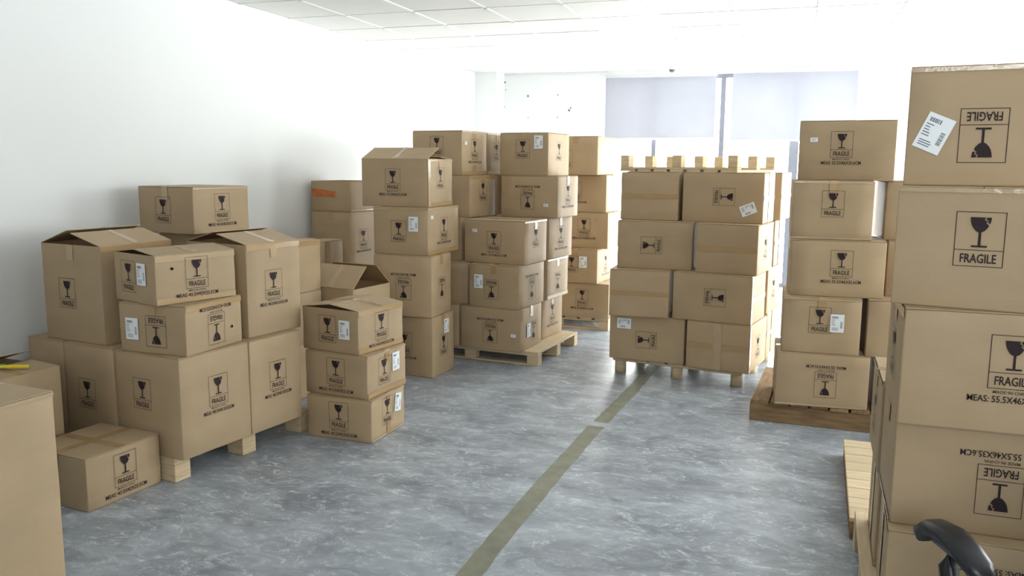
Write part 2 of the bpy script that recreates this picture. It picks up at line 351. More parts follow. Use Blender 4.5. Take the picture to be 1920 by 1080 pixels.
MEAS = {'A': meas_mesh('MEAS: 55.5X46X35.6CM', .232), 'B': meas_mesh('MEAS: 43.5X42X25.5CM', .240), 'C': meas_mesh('MEAS: 48.5X40.5X52CM', .205)}
def label_mesh():
    P = Print(); w_, h_ = .040, .056; P.rect(-w_, w_, -h_, h_, 0)
    V = len(P.v)
    rs = random.Random(4); x = -.030
    items = []
    while x < .006:
        d = rs.uniform(.0012, .0035); items.append((x, x + d, .030, .043)); x += d + rs.uniform(.001, .003)
    for k in range(5): items.append((-.033, -.033 + rs.uniform(.012, .026), .020 - k * .0085, .0225 - k * .0085))
    z = .010
    while z > -.030:
        d = rs.uniform(.0012, .003); items.append((.018, .031, z - d, z)); z -= d + rs.uniform(.001, .0025)
    for k in range(3): items.append((-.030, .010 - rs.uniform(0, .015), -.030 - k * .007, -.0275 - k * .007))
    for r in items:
        n = len(P.v); P.v += [(r[0], -.0006, r[2]), (r[1], -.0006, r[2]), (r[1], -.0006, r[3]), (r[0], -.0006, r[3])]; P.f.append((n, n + 1, n + 2, n + 3)); P.m.append(1)
    me = P.mesh('shipping_label'); me.materials.append(PAPER); me.materials.append(LINK); return me
LABEL = label_mesh()
def small_label_mesh():
    P = Print(); P.rect(-.022, .022, -.013, .013, 0)
    for k in range(2):
        n = len(P.v); z = .003 - k * .007; P.v += [(-.015, -.0006, z), (.012 - k * .006, -.0006, z), (.012 - k * .006, -.0006, z + .0022), (-.015, -.0006, z + .0022)]; P.f.append((n, n + 1, n + 2, n + 3)); P.m.append(1)
    me = P.mesh('small_label'); me.materials.append(PAPER); me.materials.append(LINK); return me
SMALL = small_label_mesh()
def disc_mesh(name, r, M, n=12):
    me = mesh(name, [(r * math.cos(2 * math.pi * k / n), 0, r * math.sin(2 * math.pi * k / n)) for k in range(n)], [tuple(range(n))]); me.materials.append(M); return me
DOT = disc_mesh('hand_hole', .0075, HOLE)

# ------------------------------------------------------------------ cartons
def carton_mesh(a, b, h, seed, hollow=False, top=0.0):
    """rounded, slightly dented carton body; hollow ones have walls and no lid"""
    e = .007; hz = h - top
    def ax(lo, hi, n): return [lo, lo + e] + [lo + e + (hi - lo - 2 * e) * k / n for k in range(1, n)] + [hi - e, hi]
    X, Y, Z = ax(-a / 2, a / 2, 5), ax(-b / 2, b / 2, 5), ax(0, hz, 5)
    nX, nY, nZ = len(X), len(Y), len(Z); idx = {}; V = []; Fc = []
    def vid(i, j, k):
        key = (i, j, k)
        if key in idx: return idx[key]
        x, y, z = X[i], Y[j], Z[k]
        ex, ey, ez = i in (0, nX - 1), j in (0, nY - 1), k in (0, nZ - 1)
        if hollow and k == nZ - 1: ez = False
        cnt = ex + ey + ez; pull = .0032 if cnt == 2 else .0055 if cnt == 3 else 0
        nn = noise.noise(Vector((x * 4 + seed * 3.1, y * 4, z * 4 + seed))) * .5 + .5
        n2 = max(0.0, noise.noise(Vector((x * 9 - seed, y * 9, z * 9 + seed * 2))))
        dd = (.0012 + .0018 * nn if cnt == 1 else pull + .004 * n2)
        if ex: x -= math.copysign(dd, x)
        if ey: y -= math.copysign(dd, y)
        if ez: z += dd * (.3 if k == 0 else -.5)
        idx[key] = len(V); V.append((x, y, z)); return idx[key]
    for i in range(nX - 1):
        for k in range(nZ - 1):
            Fc.append((vid(i, 0, k), vid(i + 1, 0, k), vid(i + 1, 0, k + 1), vid(i, 0, k + 1)))
            Fc.append((vid(i + 1, nY - 1, k), vid(i, nY - 1, k), vid(i, nY - 1, k + 1), vid(i + 1, nY - 1, k + 1)))
    for j in range(nY - 1):
        for k in range(nZ - 1):
            Fc.append((vid(nX - 1, j, k), vid(nX - 1, j + 1, k), vid(nX - 1, j + 1, k + 1), vid(nX - 1, j, k + 1)))
            Fc.append((vid(0, j + 1, k), vid(0, j, k), vid(0, j, k + 1), vid(0, j + 1, k + 1)))
    for i in range(nX - 1):
        for j in range(nY - 1):
            Fc.append((vid(i, j + 1, 0), vid(i + 1, j + 1, 0), vid(i + 1, j, 0), vid(i, j, 0)))
            if not hollow: Fc.append((vid(i, j, nZ - 1), vid(i + 1, j, nZ - 1), vid(i + 1, j + 1, nZ - 1), vid(i, j + 1, nZ - 1)))
    mi = [0] * len(Fc)
    if hollow:
        t = .007; n = len(V); xi, yi = a / 2 - t, b / 2 - t
        V += [(-xi, -yi, t), (xi, -yi, t), (xi, yi, t), (-xi, yi, t), (-xi, -yi, hz), (xi, -yi, hz), (xi, yi, hz), (-xi, yi, hz)]
        for q in ((0, 1, 2, 3), (1, 0, 4, 5), (2, 1, 5, 6), (3, 2, 6, 7), (0, 3, 7, 4)): Fc.append(tuple(i + n for i in q)); mi.append(1)
        xo, yo = a / 2 - .002, b / 2 - .002
        V += [(-xo, -yo, hz), (xo, -yo, hz), (xo, yo, hz), (-xo, yo, hz)]
        for q in ((8, 9, 5, 4), (9, 10, 6, 5), (10, 11, 7, 6), (11, 8, 4, 7)): Fc.append(tuple(i + n for i in q)); mi.append(0)
    me = mesh('carton_body', V, Fc, True, mi); me.materials.append(CARD); me.materials.append(CARD_IN); return me
def slab(pts, t, mi_top=0, mi_bot=1):
    """thin slab: 4 corner points, thickened by t along -normal"""
    P = [Vector(p) for p in pts]; n = (P[1] - P[0]).cross(P[3] - P[0]).normalized(); Q = [p - n * t for p in P]
    V = P + Q; Fc = [(0, 1, 2, 3), (7, 6, 5, 4), (0, 4, 5, 1), (1, 5, 6, 2), (2, 6, 7, 3), (3, 7, 4, 0)]
    me = mesh('top_flap', V, Fc, False, [mi_top, mi_bot, mi_top, mi_top, mi_top, mi_top]); me.materials.append(CARD); me.materials.append(CARD_IN); return me
BX = {}
FT = .004
def carton(key, x, y, yaw, a, b, h, z, label, F='', Rr='', kind='A', lid='closed', rise=.03, tape='', seam=True, group='cardboard cartons', kw=None):
    """(x, y) is the corner between the front (F) and right (Rr) faces, yaw in degrees; faces are a and b wide"""
    ph = R(yaw); u = Vector((math.sin(ph), math.cos(ph))); wv = Vector((-math.cos(ph), math.sin(ph)))
    c = Vector((x, y)) + wv * a / 2 + u * b / 2
    root = tag(empty('cardboard_box', (c.x, c.y, z), -ph), label, 'box', group); BX[key] = root
    seed = len(BX) * 1.37; hollow = lid != 'closed'
    top = FT if lid == 'closed' else .001
    obj('carton_body', carton_mesh(a, b, h, seed, hollow, top), root)
    ha, hb = a / 2 - .003, b / 2 - .003; zt = h - top
    axis = 'Y' if (kw or {}).get('axis', 'Y') == 'Y' else 'X'
    if lid == 'closed':
        g = .0012
        if b >= a or axis == 'Y' and lid != 'closed':
            obj('top_flap', slab([(-ha, -hb, zt + FT), (-g, -hb, zt + FT), (-g, hb, zt + FT), (-ha, hb, zt + FT)], FT - .0005), root)
            obj('top_flap', slab([(g, -hb, zt + FT), (ha, -hb, zt + FT), (ha, hb, zt + FT), (g, hb, zt + FT)], FT - .0005), root)
            st = MB(); e = .0008; w_ = .024
            st.poly([(-w_, -hb, h + e), (w_, -hb, h + e), (w_, hb, h + e), (-w_, hb, h + e)])
            for s in (-1, 1):
                yy = s * (b / 2 + e); q = [(-w_, yy, h + e - .075), (w_, yy, h + e - .075), (w_, yy, h - .004), (w_, s * hb, h + e), (-w_, s * hb, h + e), (-w_, yy, h - .004)]
                st.poly(q[:3] + q[5:]); st.poly([q[5], q[2], q[3], q[4]])
        else:
            obj('top_flap', slab([(-ha, -hb, zt + FT), (ha, -hb, zt + FT), (ha, -g, zt + FT), (-ha, -g, zt + FT)], FT - .0005), root)
            obj('top_flap', slab([(-ha, g, zt + FT), (ha, g, zt + FT), (ha, hb, zt + FT), (-ha, hb, zt + FT)], FT - .0005), root)
            st = MB(); e = .0008; w_ = .024
            st.poly([(-ha, -w_, h + e), (ha, -w_, h + e), (ha, w_, h + e), (-ha, w_, h + e)])
            for s in (-1, 1):
                xx = s * (a / 2 + e); q = [(xx, -w_, h + e - .075), (xx, w_, h + e - .075), (xx, w_, h - .004), (s * ha, w_, h + e), (s * ha, -w_, h + e), (xx, -w_, h - .004)]
                st.poly(q[:3] + q[5:]); st.poly([q[5], q[2], q[3], q[4]])
        if seam: obj('packing_tape', st.mesh('packing_tape'), root, TAPE)
    elif lid == 'tent':
        ra, rb = (rise, rise) if not isinstance(rise, tuple) else rise
        L = (a if axis == 'Y' else b) / 2 - .003
        for s, rs in ((-1, ra), (1, rb)):
            reach = math.sqrt(max(L * L - rs * rs, 0)) if not (kw or {}).get('full') else L
            if axis == 'Y':
                p = [(s * L, -hb, zt + .003), (s * L, hb, zt + .003), (s * (L - reach + .002), hb, zt + .003 + rs), (s * (L - reach + .002), -hb, zt + .003 + rs)]
            else:
                p = [(ha, s * L, zt + .003), (-ha, s * L, zt + .003), (-ha, s * (L - reach + .002), zt + .003 + rs), (ha, s * (L - reach + .002), zt + .003 + rs)]
            if s < 0: p = p[::-1]
            fl = obj('top_flap', slab(p, FT), root)
            # tape running over the flap, square to the hinge
            P = [Vector(q) for q in (p if s > 0 else p[::-1])]; n = (P[1] - P[0]).cross(P[3] - P[0]).normalized() * .0012
            if n.z < 0: n = -n
            m0 = P[0].lerp(P[1], .46) + n; m1 = P[0].lerp(P[1], .56) + n; m2 = P[3].lerp(P[2], .56) + n; m3 = P[3].lerp(P[2], .46) + n
            obj('packing_tape', mesh('packing_tape', [m0, m1, m2, m3], [(0, 1, 2, 3)]), fl, TAPE)
        fi = 0
        if fi:    # short inner flaps folded down inside
            for s in (-1, 1):
                if axis == 'Y': q = [(-ha + .008, s * (hb - .008), zt - .004), (ha - .008, s * (hb - .008), zt - .004), (ha - .008, s * .09, zt - .05), (-ha + .008, s * .09, zt - .05)]
                else: q = [(s * (ha - .008), -hb + .008, zt - .004), (s * (ha - .008), hb - .008, zt - .004), (s * .09, hb - .008, zt - .05), (s * .09, -hb + .008, zt - .05)]
                obj('inner_flap', slab(q, .003), root)
    elif lid == 'frontflap':
        L = hb
        reach = math.sqrt(L * L - rise * rise)
        obj('top_flap', slab([(-ha, -hb, zt + .003), (ha, -hb, zt + .003), (ha, -hb + reach, zt + .003 + rise), (-ha, -hb + reach, zt + .003 + rise)], FT), root)
        obj('packing_tape', mesh('packing_tape', [(-.02, -hb, zt + .0045), (.02, -hb, zt + .0045), (.02, -hb + reach, zt + .0045 + rise), (-.02, -hb + reach, zt + .0045 + rise)], [(0, 1, 2, 3)]), root, CLEAR)
        obj('top_flap', slab([(-ha, 0.01, zt + .02), (ha, 0.01, zt + .02), (ha, hb, zt + .003), (-ha, hb, zt + .003)], FT), root)
        obj('inner_flap', slab([(ha, -hb + .01, zt + .003), (ha, hb - .01, zt + .003), (ha - .16, hb - .03, zt + .012), (ha - .16, -hb + .03, zt + .012)], .003), root)
    # edge tapes: t/b = band along the top / bottom edge, on F or R
    e = .0012
    for code in tape.split():
        face, where = code[0], code[1]; M = CLEAR if code.endswith('c') else TAPE; bw = .034 if M is TAPE else .017
        W_ = a if face in 'FB' else b
        zz0, zz1 = (h - bw, h - .004) if where == 't' else (.004, bw) if where == 'b' else (.004, h - .004)
        hw = W_ / 2 - .004
        if where == 'v': pts = [(-.03, zz0), (.03, zz0), (.03, zz1), (-.03, zz1)]
        elif where == 'h': pts = [(-hw, h * .5 - .018), (hw, h * .5 - .018), (hw, h * .5 + .018), (-hw, h * .5 + .018)]
        elif where == 's': pts = [(-.026, 0.004), (.026, .004), (.026, .085), (-.026, .085)]
        elif where == 'k': pts = [(-.026, h - .085), (.026, h - .085), (.026, h - .004), (-.026, h - .004)]
        elif where == 'l': pts = [(-hw, .004), (-hw + .045, .004), (-hw + .045, h - .004), (-hw, h - .004)]
        else: pts = [(-hw, zz0), (hw, zz0), (hw, zz1), (-hw, zz1)]
        if face == 'F': V = [(px, -b / 2 - e, pz) for px, pz in pts]
        elif face == 'R': V = [(a / 2 + e, px, pz) for px, pz in pts]
        else: V = [(-a / 2 - e, -px, pz) for px, pz in pts]
        obj('packing_tape', mesh('packing_tape', V, [(0, 1, 2, 3)]), root, M)
        e += .0003
    # prints and labels, tokens like "up meas lab@.3,.7 sm@.2,.6 dot@.7,.6"; positions as fractions of the face
    e2 = .0022
    def put(me, name, face, fx, fz, rot=0.0, extra=0.0):
        W_ = a if face == 'F' else b; px = (fx - .5) * W_; pz = fz * h; d = e2 + extra
        if face == 'F': loc, rz = (px, -b / 2 - d, pz), 0
        elif face == 'R': loc, rz = (a / 2 + d, px, pz), R(90)
        else: loc, rz = (-a / 2 - d, -px, pz), R(-90)
        o = bpy.data.objects.new(name, me); link(o); o.parent = root
        o.matrix_local = Matrix.Translation(loc) @ Matrix.Rotation(rz, 4, 'Z') @ Matrix.Rotation(rot, 4, 'Y')
        return o
    for face, spec in (('F', F), ('R', Rr), ('L', (kw or {}).get('Lf', ''))):
        toks = spec.split(); 
        if not toks: continue
        st = [t for t in toks if t.split('@')[0] in ('up', 'dn', 'lf', 'rg')]
        if st:
            nm = st[0].split('@')[0]; fx, fz = (.5, None)
            if '@' in st[0]: fx, fz = [float(q) for q in st[0].split('@')[1].split(',')]
            if nm == 'up':
                fz = fz or (.575 if kind != 'C' else .58); put(MARK, 'fragile_mark', face, fx, fz)
                if 'meas' in toks: put(MEAS[kind], 'size_print', face, fx, fz - (.081 + .020) / h)
            elif nm == 'dn':
                fz = fz or .425; put(MARK, 'fragile_mark', face, fx, fz, math.pi)
                if 'meas' in toks: put(MEAS[kind], 'size_print', face, fx, fz + (.081 + .020) / h, math.pi)
            elif nm == 'lf': put(MARK, 'fragile_mark', face, fx, fz or .5, R(-90))
            elif nm == 'rg': put(MARK, 'fragile_mark', face, fx, fz or .5, R(90))
        for t in toks:
            n0, _, q = t.partition('@')
            if n0 in ('lab', 'sm', 'dot'):
                q = [float(v) for v in q.split(',')]; rot = R(q[2]) if len(q) > 2 else 0
                put({'lab': LABEL, 'sm': SMALL, 'dot': DOT}[n0], {'lab': 'shipping_label', 'sm': 'small_label', 'dot': 'hand_hole'}[n0], face, q[0], q[1], rot, .0008)
    return root
# ---- three-box stack on the open floor
carton('S3', -2.276, 4.240, 1.45, .441, .417, .2589, 0, 'bottom carton of the three-box stack standing on the bare floor', 'up meas', 'up@.46,.6 lab@.78,.66,8', 'B', tape='Rtc Rbc Rs')
carton('S2', -2.303, 4.249, 5.25, .442, .430, .2599, .2589, 'middle carton of the three-box stack, white label on one side', 'up meas', 'up@.42,.55 lab@.72,.66', 'B', tape='Rtc Rb')
carton('S1', -2.361, 4.255, 10.07, .426, .439, .2598, .5188, 'top carton of the three-box floor stack, its flaps bulging up', 'up@.46,.53 lab@.76,.55', 'up meas', 'B', lid='tent', rise=.026, tape='Rt Rb')
carton('F1', -3.054, 2.916, 6.1, .421, .435, .2594, 0, 'single low carton on the floor beside the plywood pallet foot', '', 'up meas', 'B')
obj('packing_tape', mesh('packing_tape', [(-.207, -.03, .2606), (.207, -.03, .2606), (.207, .018, .2606), (-.207, .018, .2606)], [(0, 1, 2, 3)]), BX['F1'], TAPE)
# ---- left pile on the pallet
ZL = .127
carton('L1', -2.867, 3.348, 8.6, .473, .478, .5293, ZL, 'big lower carton at the corner of the left wall pile', 'up@.42,.6', 'up@.52,.6 meas', 'C', seam=False)
carton('L2', -2.7945, 3.8225, 9.6, .479, .404, .5293, ZL, 'big lower carton beside the three-box stack, in the wall pile', '', 'up@.52,.57 meas', 'C', seam=False)
carton('L0a', -3.345, 3.416, 8.0, .390, .479, .5293, ZL, 'shaded lower carton of the wall pile, under the open tall carton', 'up@.45,.5', '', 'C', seam=False)
carton('L0b', -3.742, 3.477, 8.0, .300, .479, .5293, ZL, 'shaded lower carton of the wall pile, against the white wall', '', '', 'C', seam=False)
carton('U2', -2.845, 3.892, 11.5, .479, .412, .5225, ZL + .5293, 'tall carton with lifted lid, next to the two label-bearing small cartons', '', 'up@.48,.55 meas', 'C', lid='tent', rise=(.062, .05), tape='Rt Rk')
carton('U1', -3.436, 3.466, 8.15, .478, .470, .5300, ZL + .5293, 'tall carton with tent-like open flaps by the white wall', 'up@.42,.5', '', 'C', lid='tent', rise=(.075, .06), tape='Rt Fkc')
carton('B2', -2.853, 3.396, 1.35, .425, .438, .2576, ZL + .5293, 'upside-down small carton with a label, under the bulging carton', 'dn@.56,.46 lab@.2,.48', 'dn@.52,.42 meas dot@.80,.38', 'B', tape='Rt')
carton('B1', -2.985, 3.351, 17.8, .382, .466, .2528, ZL + .5293 + .2576, 'upright small carton with bulging flaps on the upside-down one', 'up@.36,.53 lab@.68,.6', 'up@.50,.60 meas dot@.2,.72', 'B', lid='tent', rise=.022, tape='Rt Rb')
carton('L4', -3.503, 4.44, 6.56, .455, .30, .503, ZL, 'lower carton behind the wall pile, holding the small top carton', '', '', 'C')
carton('U4', -3.503, 4.44, 6.56, .455, .30, .5535, .630, 'carton directly under the small top carton by the wall', '', '', 'C')
carton('T1', -3.503, 4.289, 6.56, .468, .485, .292, 1.1835, 'topmost small carton of the wall pile, near the white wall', 'up@.46,.5', 'up@.5,.57 meas', 'B', tape='Rtc Fkc')
carton('L3b', -3.2, 4.72, 5, .40, .46, .388, 0, 'floor carton hidden behind the tall lidded cartons', '', '', 'A')
carton('L3', -3.2, 4.72, 5, .40, .46, .354, .388, 'carton just below the plain one behind the tall lidded carton', '', '', 'A')
carton('U3', -3.2, 4.72, 5, .40, .46, .353, .742, 'plain carton at the back corner behind the tall lidded carton', '', '', 'A', tape='Rt')
carton('O2', -2.900, 5.165, 9.2, .42, .44, .500, 0, 'lower carton under the wide-open one behind the three-box stack', '', '', 'B')
carton('O1', -2.900, 5.165, 9.2, .42, .44, .2507, .500, 'wide-open carton with flaps standing up behind the three-box stack', '', '', 'B', lid='tent', rise=.146, kw={'axis': 'X'})
# ---- wall cartons farther back
carton('M5', -3.584, 5.7485, 3.1, .42, .44, .5, 0, 'floor carton by the wall under the brown-taped carton', '', '', 'C')
carton('M3', -3.584, 5.7485, 3.1, .42, .44, .5, .5, 'carton with a vertical brown tape beside the white wall', '', '', 'C', tape='Rv')
carton('M4', -3.66, 6.48, 6, .415, .5, .61, 0, 'floor carton by the wall, below the tall plain carton', '', '', 'C')
carton('M2', -3.66, 6.48, 6, .415, .5, .595, .61, 'tall carton by the wall under the orange-marked open carton', '', 'up@.42,.6 meas', 'C')
m1 = carton('M1', -3.665, 6.51, 6, .421, .439, .2667, 1.205, 'open-topped carton with an orange mark, on the wall stack', '', '', 'B', lid='open', tape='Rtc Rbc')
o = obj('orange_mark', mesh('orange_mark', [(-.19, 0, -.02), (.05, 0, -.03), (.06, 0, .02), (-.07, 0, .035), (-.20, 0, .045)], [(0, 1, 2, 3, 4)]), m1, ORANGE, (0, -.2217, .155))
# ---- four-high column
carton('N4', -2.562, 5.761, 4.6, .49, .362, .4678, 0, 'bottom carton of the four-high column, standing on the floor', 'up@.5,.55 meas', 'up@.5,.5 lab@.62,.8', 'C')
carton('N3', -2.563, 5.757, -.1, .491, .383, .4696, .4678, 'second carton of the four-high column, printed upside down', 'dn@.52,.45 meas', 'dn@.5,.45', 'C')
carton('N2', -2.6035, 5.783, 2.7, .470, .5475, .3603, .9374, 'third carton up the four-high column, label on its front', 'up@.47,.5 lab@.74,.66', 'up@.5,.55 meas sm@.12,.8', 'A', tape='Rtc Rb Ftc', seam=False)
carton('N1', -2.646, 5.880, 1.46, .571, .459, .3650, 1.2977, 'top carton of the four-high column with a raised front flap', 'up@.48,.57 meas', 'up@.5,.6', 'A', lid='frontflap', rise=.088, tape='Rtc Rkc Rb Rlc')
# ---- left centre pallet
ZP = .118
carton('P1', -2.044, 6.343, 4.7, .544, .464, .3506, ZP, 'bottom front carton on the pallet with clear ledge, printed upside down', 'dn@.5,.4 meas sm@.88,.38', 'dn@.6,.4 lab@.36,.45', 'A', tape='Rkc')
carton('P2', -2.061, 6.333, 7.5, .457, .500, .3519, ZP + .3506, 'second-layer front carton with a white label, printed upside down', 'dn@.46,.43 lab@.2,.6', 'dn@.5,.4 meas', 'A')
carton('P3', -2.042, 6.417, 7.6, .556, .440, .3549, ZP + .7025, 'third-layer front carton, small sticker beside its upright mark', 'up@.50,.52 meas sm@.18,.75', 'up@.5,.6', 'A', tape='Rtc')
carton('P1b', -2.0235, 6.875, 7.2, .5506, .46, .3506, ZP, 'bottom rear carton on the pallet with clear ledge, printed upright', '', 'up@.5,.62 meas', 'A')
carton('P2b', -1.985, 6.892, 8.1, .5506, .455, .3519, ZP + .3506, 'second-layer rear carton, printed upside down on its bright side', '', 'dn@.5,.4', 'A', tape='Rb Rtc')
carton('P3b', -1.978, 6.905, 11.0, .5506, .456, .3549, ZP + .7025, 'third-layer rear carton, sunlit side beside the aisle', '', 'up@.5,.55 meas', 'A')
Z4 = ZP + .7025 + .3549; Z5 = Z4 + .3561
carton('P4r', -1.9164, 6.935, 8.1, .545, .456, .3561, Z4, 'fourth-layer carton printed upside down, small sticker at lower corner', 'dn@.48,.42 meas sm@.8,.3', 'up meas', 'A')
carton('P4l', -2.6154, 6.669, 9.0, .50, .46, .3561, Z4, 'fourth-layer carton without sticker, behind the four-high column', '', 'up@.5,.62', 'A', tape='Rt')
carton('P4lb', -2.55, 7.19, 7.0, .48, .46, .3561, Z4, 'fourth-layer rear carton beneath the shiny taped top carton', '', '', 'A')
carton('P5r', -2.0378, 7.05, 5.6, .462, .52, .3700, Z5, 'topmost carton with a white label, on the upside-down fourth-layer one', 'up@.48,.62 lab@.8,.78', 'up', 'A')
carton('P5la', -2.693, 6.690, 6.6, .49, .465, .3780, Z5, 'topmost carton behind the raised flap of the four-high column', 'up@.5,.66', 'up@.5,.6 meas sm@.14,.72', 'A', tape='Rtc Rb Rs')
carton('P5lb', -2.655, 7.21, 5.0, .4595, .44, .3760, Z5, 'topmost shiny-taped carton beside the white pillar', '', 'up@.45,.55 lab@.8,.6', 'A', tape='Rtc Rb')
for i, (k, lx, ly, nm) in enumerate((('PL1', -2.606, 6.40, 'bottom'), ('PL2', -2.545, 6.452, 'second-layer'), ('PL3', -2.640, 6.55, 'third-layer'))):
    carton(k, lx, ly, 5, .5506, .4595, (.3506, .3519, .3549)[i], ZP + (0, .3506, .7025)[i], nm + ' carton half hidden between the four-high column and the ledged pallet load', '', '', 'A')
    carton(k + 'b', lx + .03, 7.06, 5, .5, .4595, (.3506, .3519, .3549)[i], ZP + (0, .3506, .7025)[i], nm + ' rear carton hidden inside the ledged pallet load', '', '', 'A')
# ---- far column by the window
ZQ = .12; q = ZQ
for key, lx, ly, a, h, Fs, Rs, lb in (('Q5', -1.685, 8.031, .5506, .3484, 'up@.5,.6 meas', '', 'bottom carton of the far five-high column near the window'),
        ('Q4', -1.803, 8.014, .4595, .3413, 'up@.42,.55 lab@.68,.62', 'up@.5,.55 meas', 'second carton of the far column, white label beside its mark'),
        ('Q3', -1.724, 8.10, .5506, .3548, 'up@.55,.6 meas', '', 'third carton up the far five-high column near the window'),
        ('Q2', -1.750, 8.11, .5506, .3658, 'up@.42,.58 meas', '', 'fourth carton up the far five-high column near the window'),
        ('Q1', -1.815, 7.985, .4595, .3700, 'up@.3,.42', '', 'topmost narrow-fronted carton of the far five-high column')):
    carton(key, lx, ly, 5.0, a, .5506 + .4595 - a, h, q, lb, Fs, Rs, 'A'); q += h
# ---- centre pallet, cartons laid on their sides
ZR = .13; HR = (.3549, .3576, .3652, .3717); zr = [ZR, ZR + .3549, ZR + .7125, ZR + 1.0777]
for key, lay, lx, ly, yaw, a, b, Fs, Rs, tp, lb in (
        ('R1a', 0, -.740, 6.328, 5.1, .590, .49, 'lf@.5,.47 lab@.2,.8,90', '', '', 'bottom carton of the centre pallet with label and sideways mark'),
        ('R1b', 0, -.259, 6.198, 10.9, .472, .53, '', 'up@.5,.45', 'Fh Fvc Rlc', 'bottom plain carton of the centre pallet, over its outer foot'),
        ('R2a', 1, -.862, 6.299, -1.5, .456, .58, '', '', 'Fh', 'second-layer plain carton of the centre pallet, taped across the middle'),
        ('R2b', 1, -.262, 6.2105, 10.9, .590, .434, 'rg@.55,.52', '', 'Rh Rlc', 'second-layer carton of the centre pallet with sideways mark'),
        ('R3a', 2, -.714, 6.400, .7, .575, .49, 'lf@.46,.5', '', '', 'third-layer carton of the centre pallet with sideways mark'),
        ('R3b', 2, -.236, 6.260, 10.4, .458, .505, '', 'up@.5,.5', 'Fh', 'third-layer plain carton of the centre pallet, taped across the middle'),
        ('R4a', 3, -.845, 6.509, 2.6, .451, .56, '', '', 'Fh', 'top plain carton of the centre pallet under the inverted pallet'),
        ('R4b', 3, -.218, 6.419, 8.4, .605, .440, 'rg@.52,.52 lab@.82,.28,68', '', 'Rh Rvc', 'top carton of the centre pallet with a tilted white label'),
        ('R1c', 0, -.160, 6.84, 9.1, .49, .42, '', '', 'Rhc Rv', 'bottom rear carton of the centre pallet, facing the narrow gap'),
        ('R2c', 1, -.168, 6.77, 11.0, .49, .417, '', 'up@.5,.5', '', 'second-layer rear carton of the centre pallet, facing the narrow gap'),
        ('R3c', 2, -.138, 6.93, 8.0, .49, .45, '', '', 'Rhc Rv', 'third-layer rear carton of the centre pallet, facing the narrow gap'),
        ('R4c', 3, -.105, 6.93, 9.0, .49, .43, '', '', 'Rhc', 'top rear carton of the centre pallet, facing the narrow gap')):
    carton(key, lx, ly, yaw, a, b, HR[lay], zr[lay], lb, Fs, Rs, 'A', tape=tp, seam=False)
for lay, nm in enumerate(('bottom', 'second-layer', 'third-layer', 'top')):  # hidden cartons added to keep window light out of the seams
    carton('R%dd' % (lay + 1), -.69, 7.13, 7, .52, .42, HR[lay], zr[lay], nm + ' inner rear carton added to the centre pallet, blocking daylight through the seams', '', '', 'A', seam=False)
ZRT = zr[3] + HR[3]
# ---- right column on the weathered pallet
ZV = .137
carton('V5', .489, 5.471, -3, .5506, .4595, .3385, ZV, 'bottom upside-down carton on the weathered beam pallet', 'dn@.54,.43 meas', '', 'A', tape='Fbc')
carton('V5b', .97, 5.50, -3, .44, .5506, .3385, ZV, 'bottom neighbour carton on the weathered pallet, mostly hidden', '', '', 'A')
carton('V4', .422, 5.4765, -1.6, .4597, .5506, .3537, .4755, 'second carton up the weathered pallet, white label by its mark', 'up@.48,.6 lab@.70,.56', '', 'A', tape='Ftc')
carton('V4b', .914, 5.502, -3, .4595, .5506, .3537, .4755, 'second-layer neighbour carton beyond a dark gap on the weathered pallet', '', '', 'A')
carton('V3', .543, 5.531, -3, .5506, .4595, .3510, .8292, 'third carton up the weathered pallet, upright mark with size print', 'up@.54,.6 meas', '', 'A')
carton('V2', .456, 5.560, -1.8, .472, .5506, .3644, 1.1802, 'fourth carton up the weathered pallet, shiny tape along its edges', 'up@.5,.61', '', 'A', tape='Ftc Fbc')
carton('V3b', 1.03, 5.70, -3, .47, .5, .3510, .8292, 'third-layer neighbour carton on the weathered pallet, behind the near stack', '', '', 'A')
carton('V2b', 1.03, 5.72, -3, .50, .5, .3644, 1.1802, 'fourth-layer neighbour carton in the dark gap of the weathered pallet', '', '', 'A')
carton('V1', .563, 5.640, 6.0, .565, .4595, .3688, 1.5446, 'topmost carton on the weathered pallet, small sticker on its front', 'up@.45,.6 meas sm@.16,.68', '', 'A')
# ---- near right stack
ZW = .150
carton('W5', .881, 2.742, 3.0, .5506, .4595, .3460, ZW, 'bottom carton of the near right stack, behind the chair arm', 'dn@.5,.43 meas', '', 'A', kw={'Lf': ''}, tape='Ltc Lvc Fbc')
carton('W4', .890, 2.815, 1.0, .5506, .4595, .3500, .496, 'second carton of the near right stack, printed upside down', 'dn@.55,.43 meas', '', 'A', tape='Lbc')
carton('W3', .882, 2.750, .8, .5506, .4595, .3640, .846, 'third carton of the near right stack, upright with size print', 'up@.55,.6 meas', '', 'A', kw={'Lf': 'up@.5,.5'}, tape='Lt')
carton('W2', .745, 2.735, 11.5, .4595, .5506, .3640, 1.210, 'fourth carton of the near right stack, label beside its upright mark', 'up@.50,.58 lab@.84,.62', '', 'A', tape='Ftc', seam=False)
carton('W1', .770, 2.850, 7.5, .4595, .5506, .3610, 1.574, 'topmost carton of the near right stack with a tilted label', 'dn@.46,.42 lab@.17,.44,24', '', 'A', tape='Ftc', seam=False)
carton('W5b', .905, 3.225, 2.0, .56, .45, .3460, ZW, 'bottom rear carton of the near right stack, beside the pale pallet', '', '', 'A', tape='Ltc Lvc Lbc')
carton('W4b', .900, 3.295, 1.0, .56, .44, .3500, .496, 'wrapped rear carton of the near right stack with a bare bright top', '', '', 'A', tape='Ltc', kw={'Lf': 'up@.5,.5'})
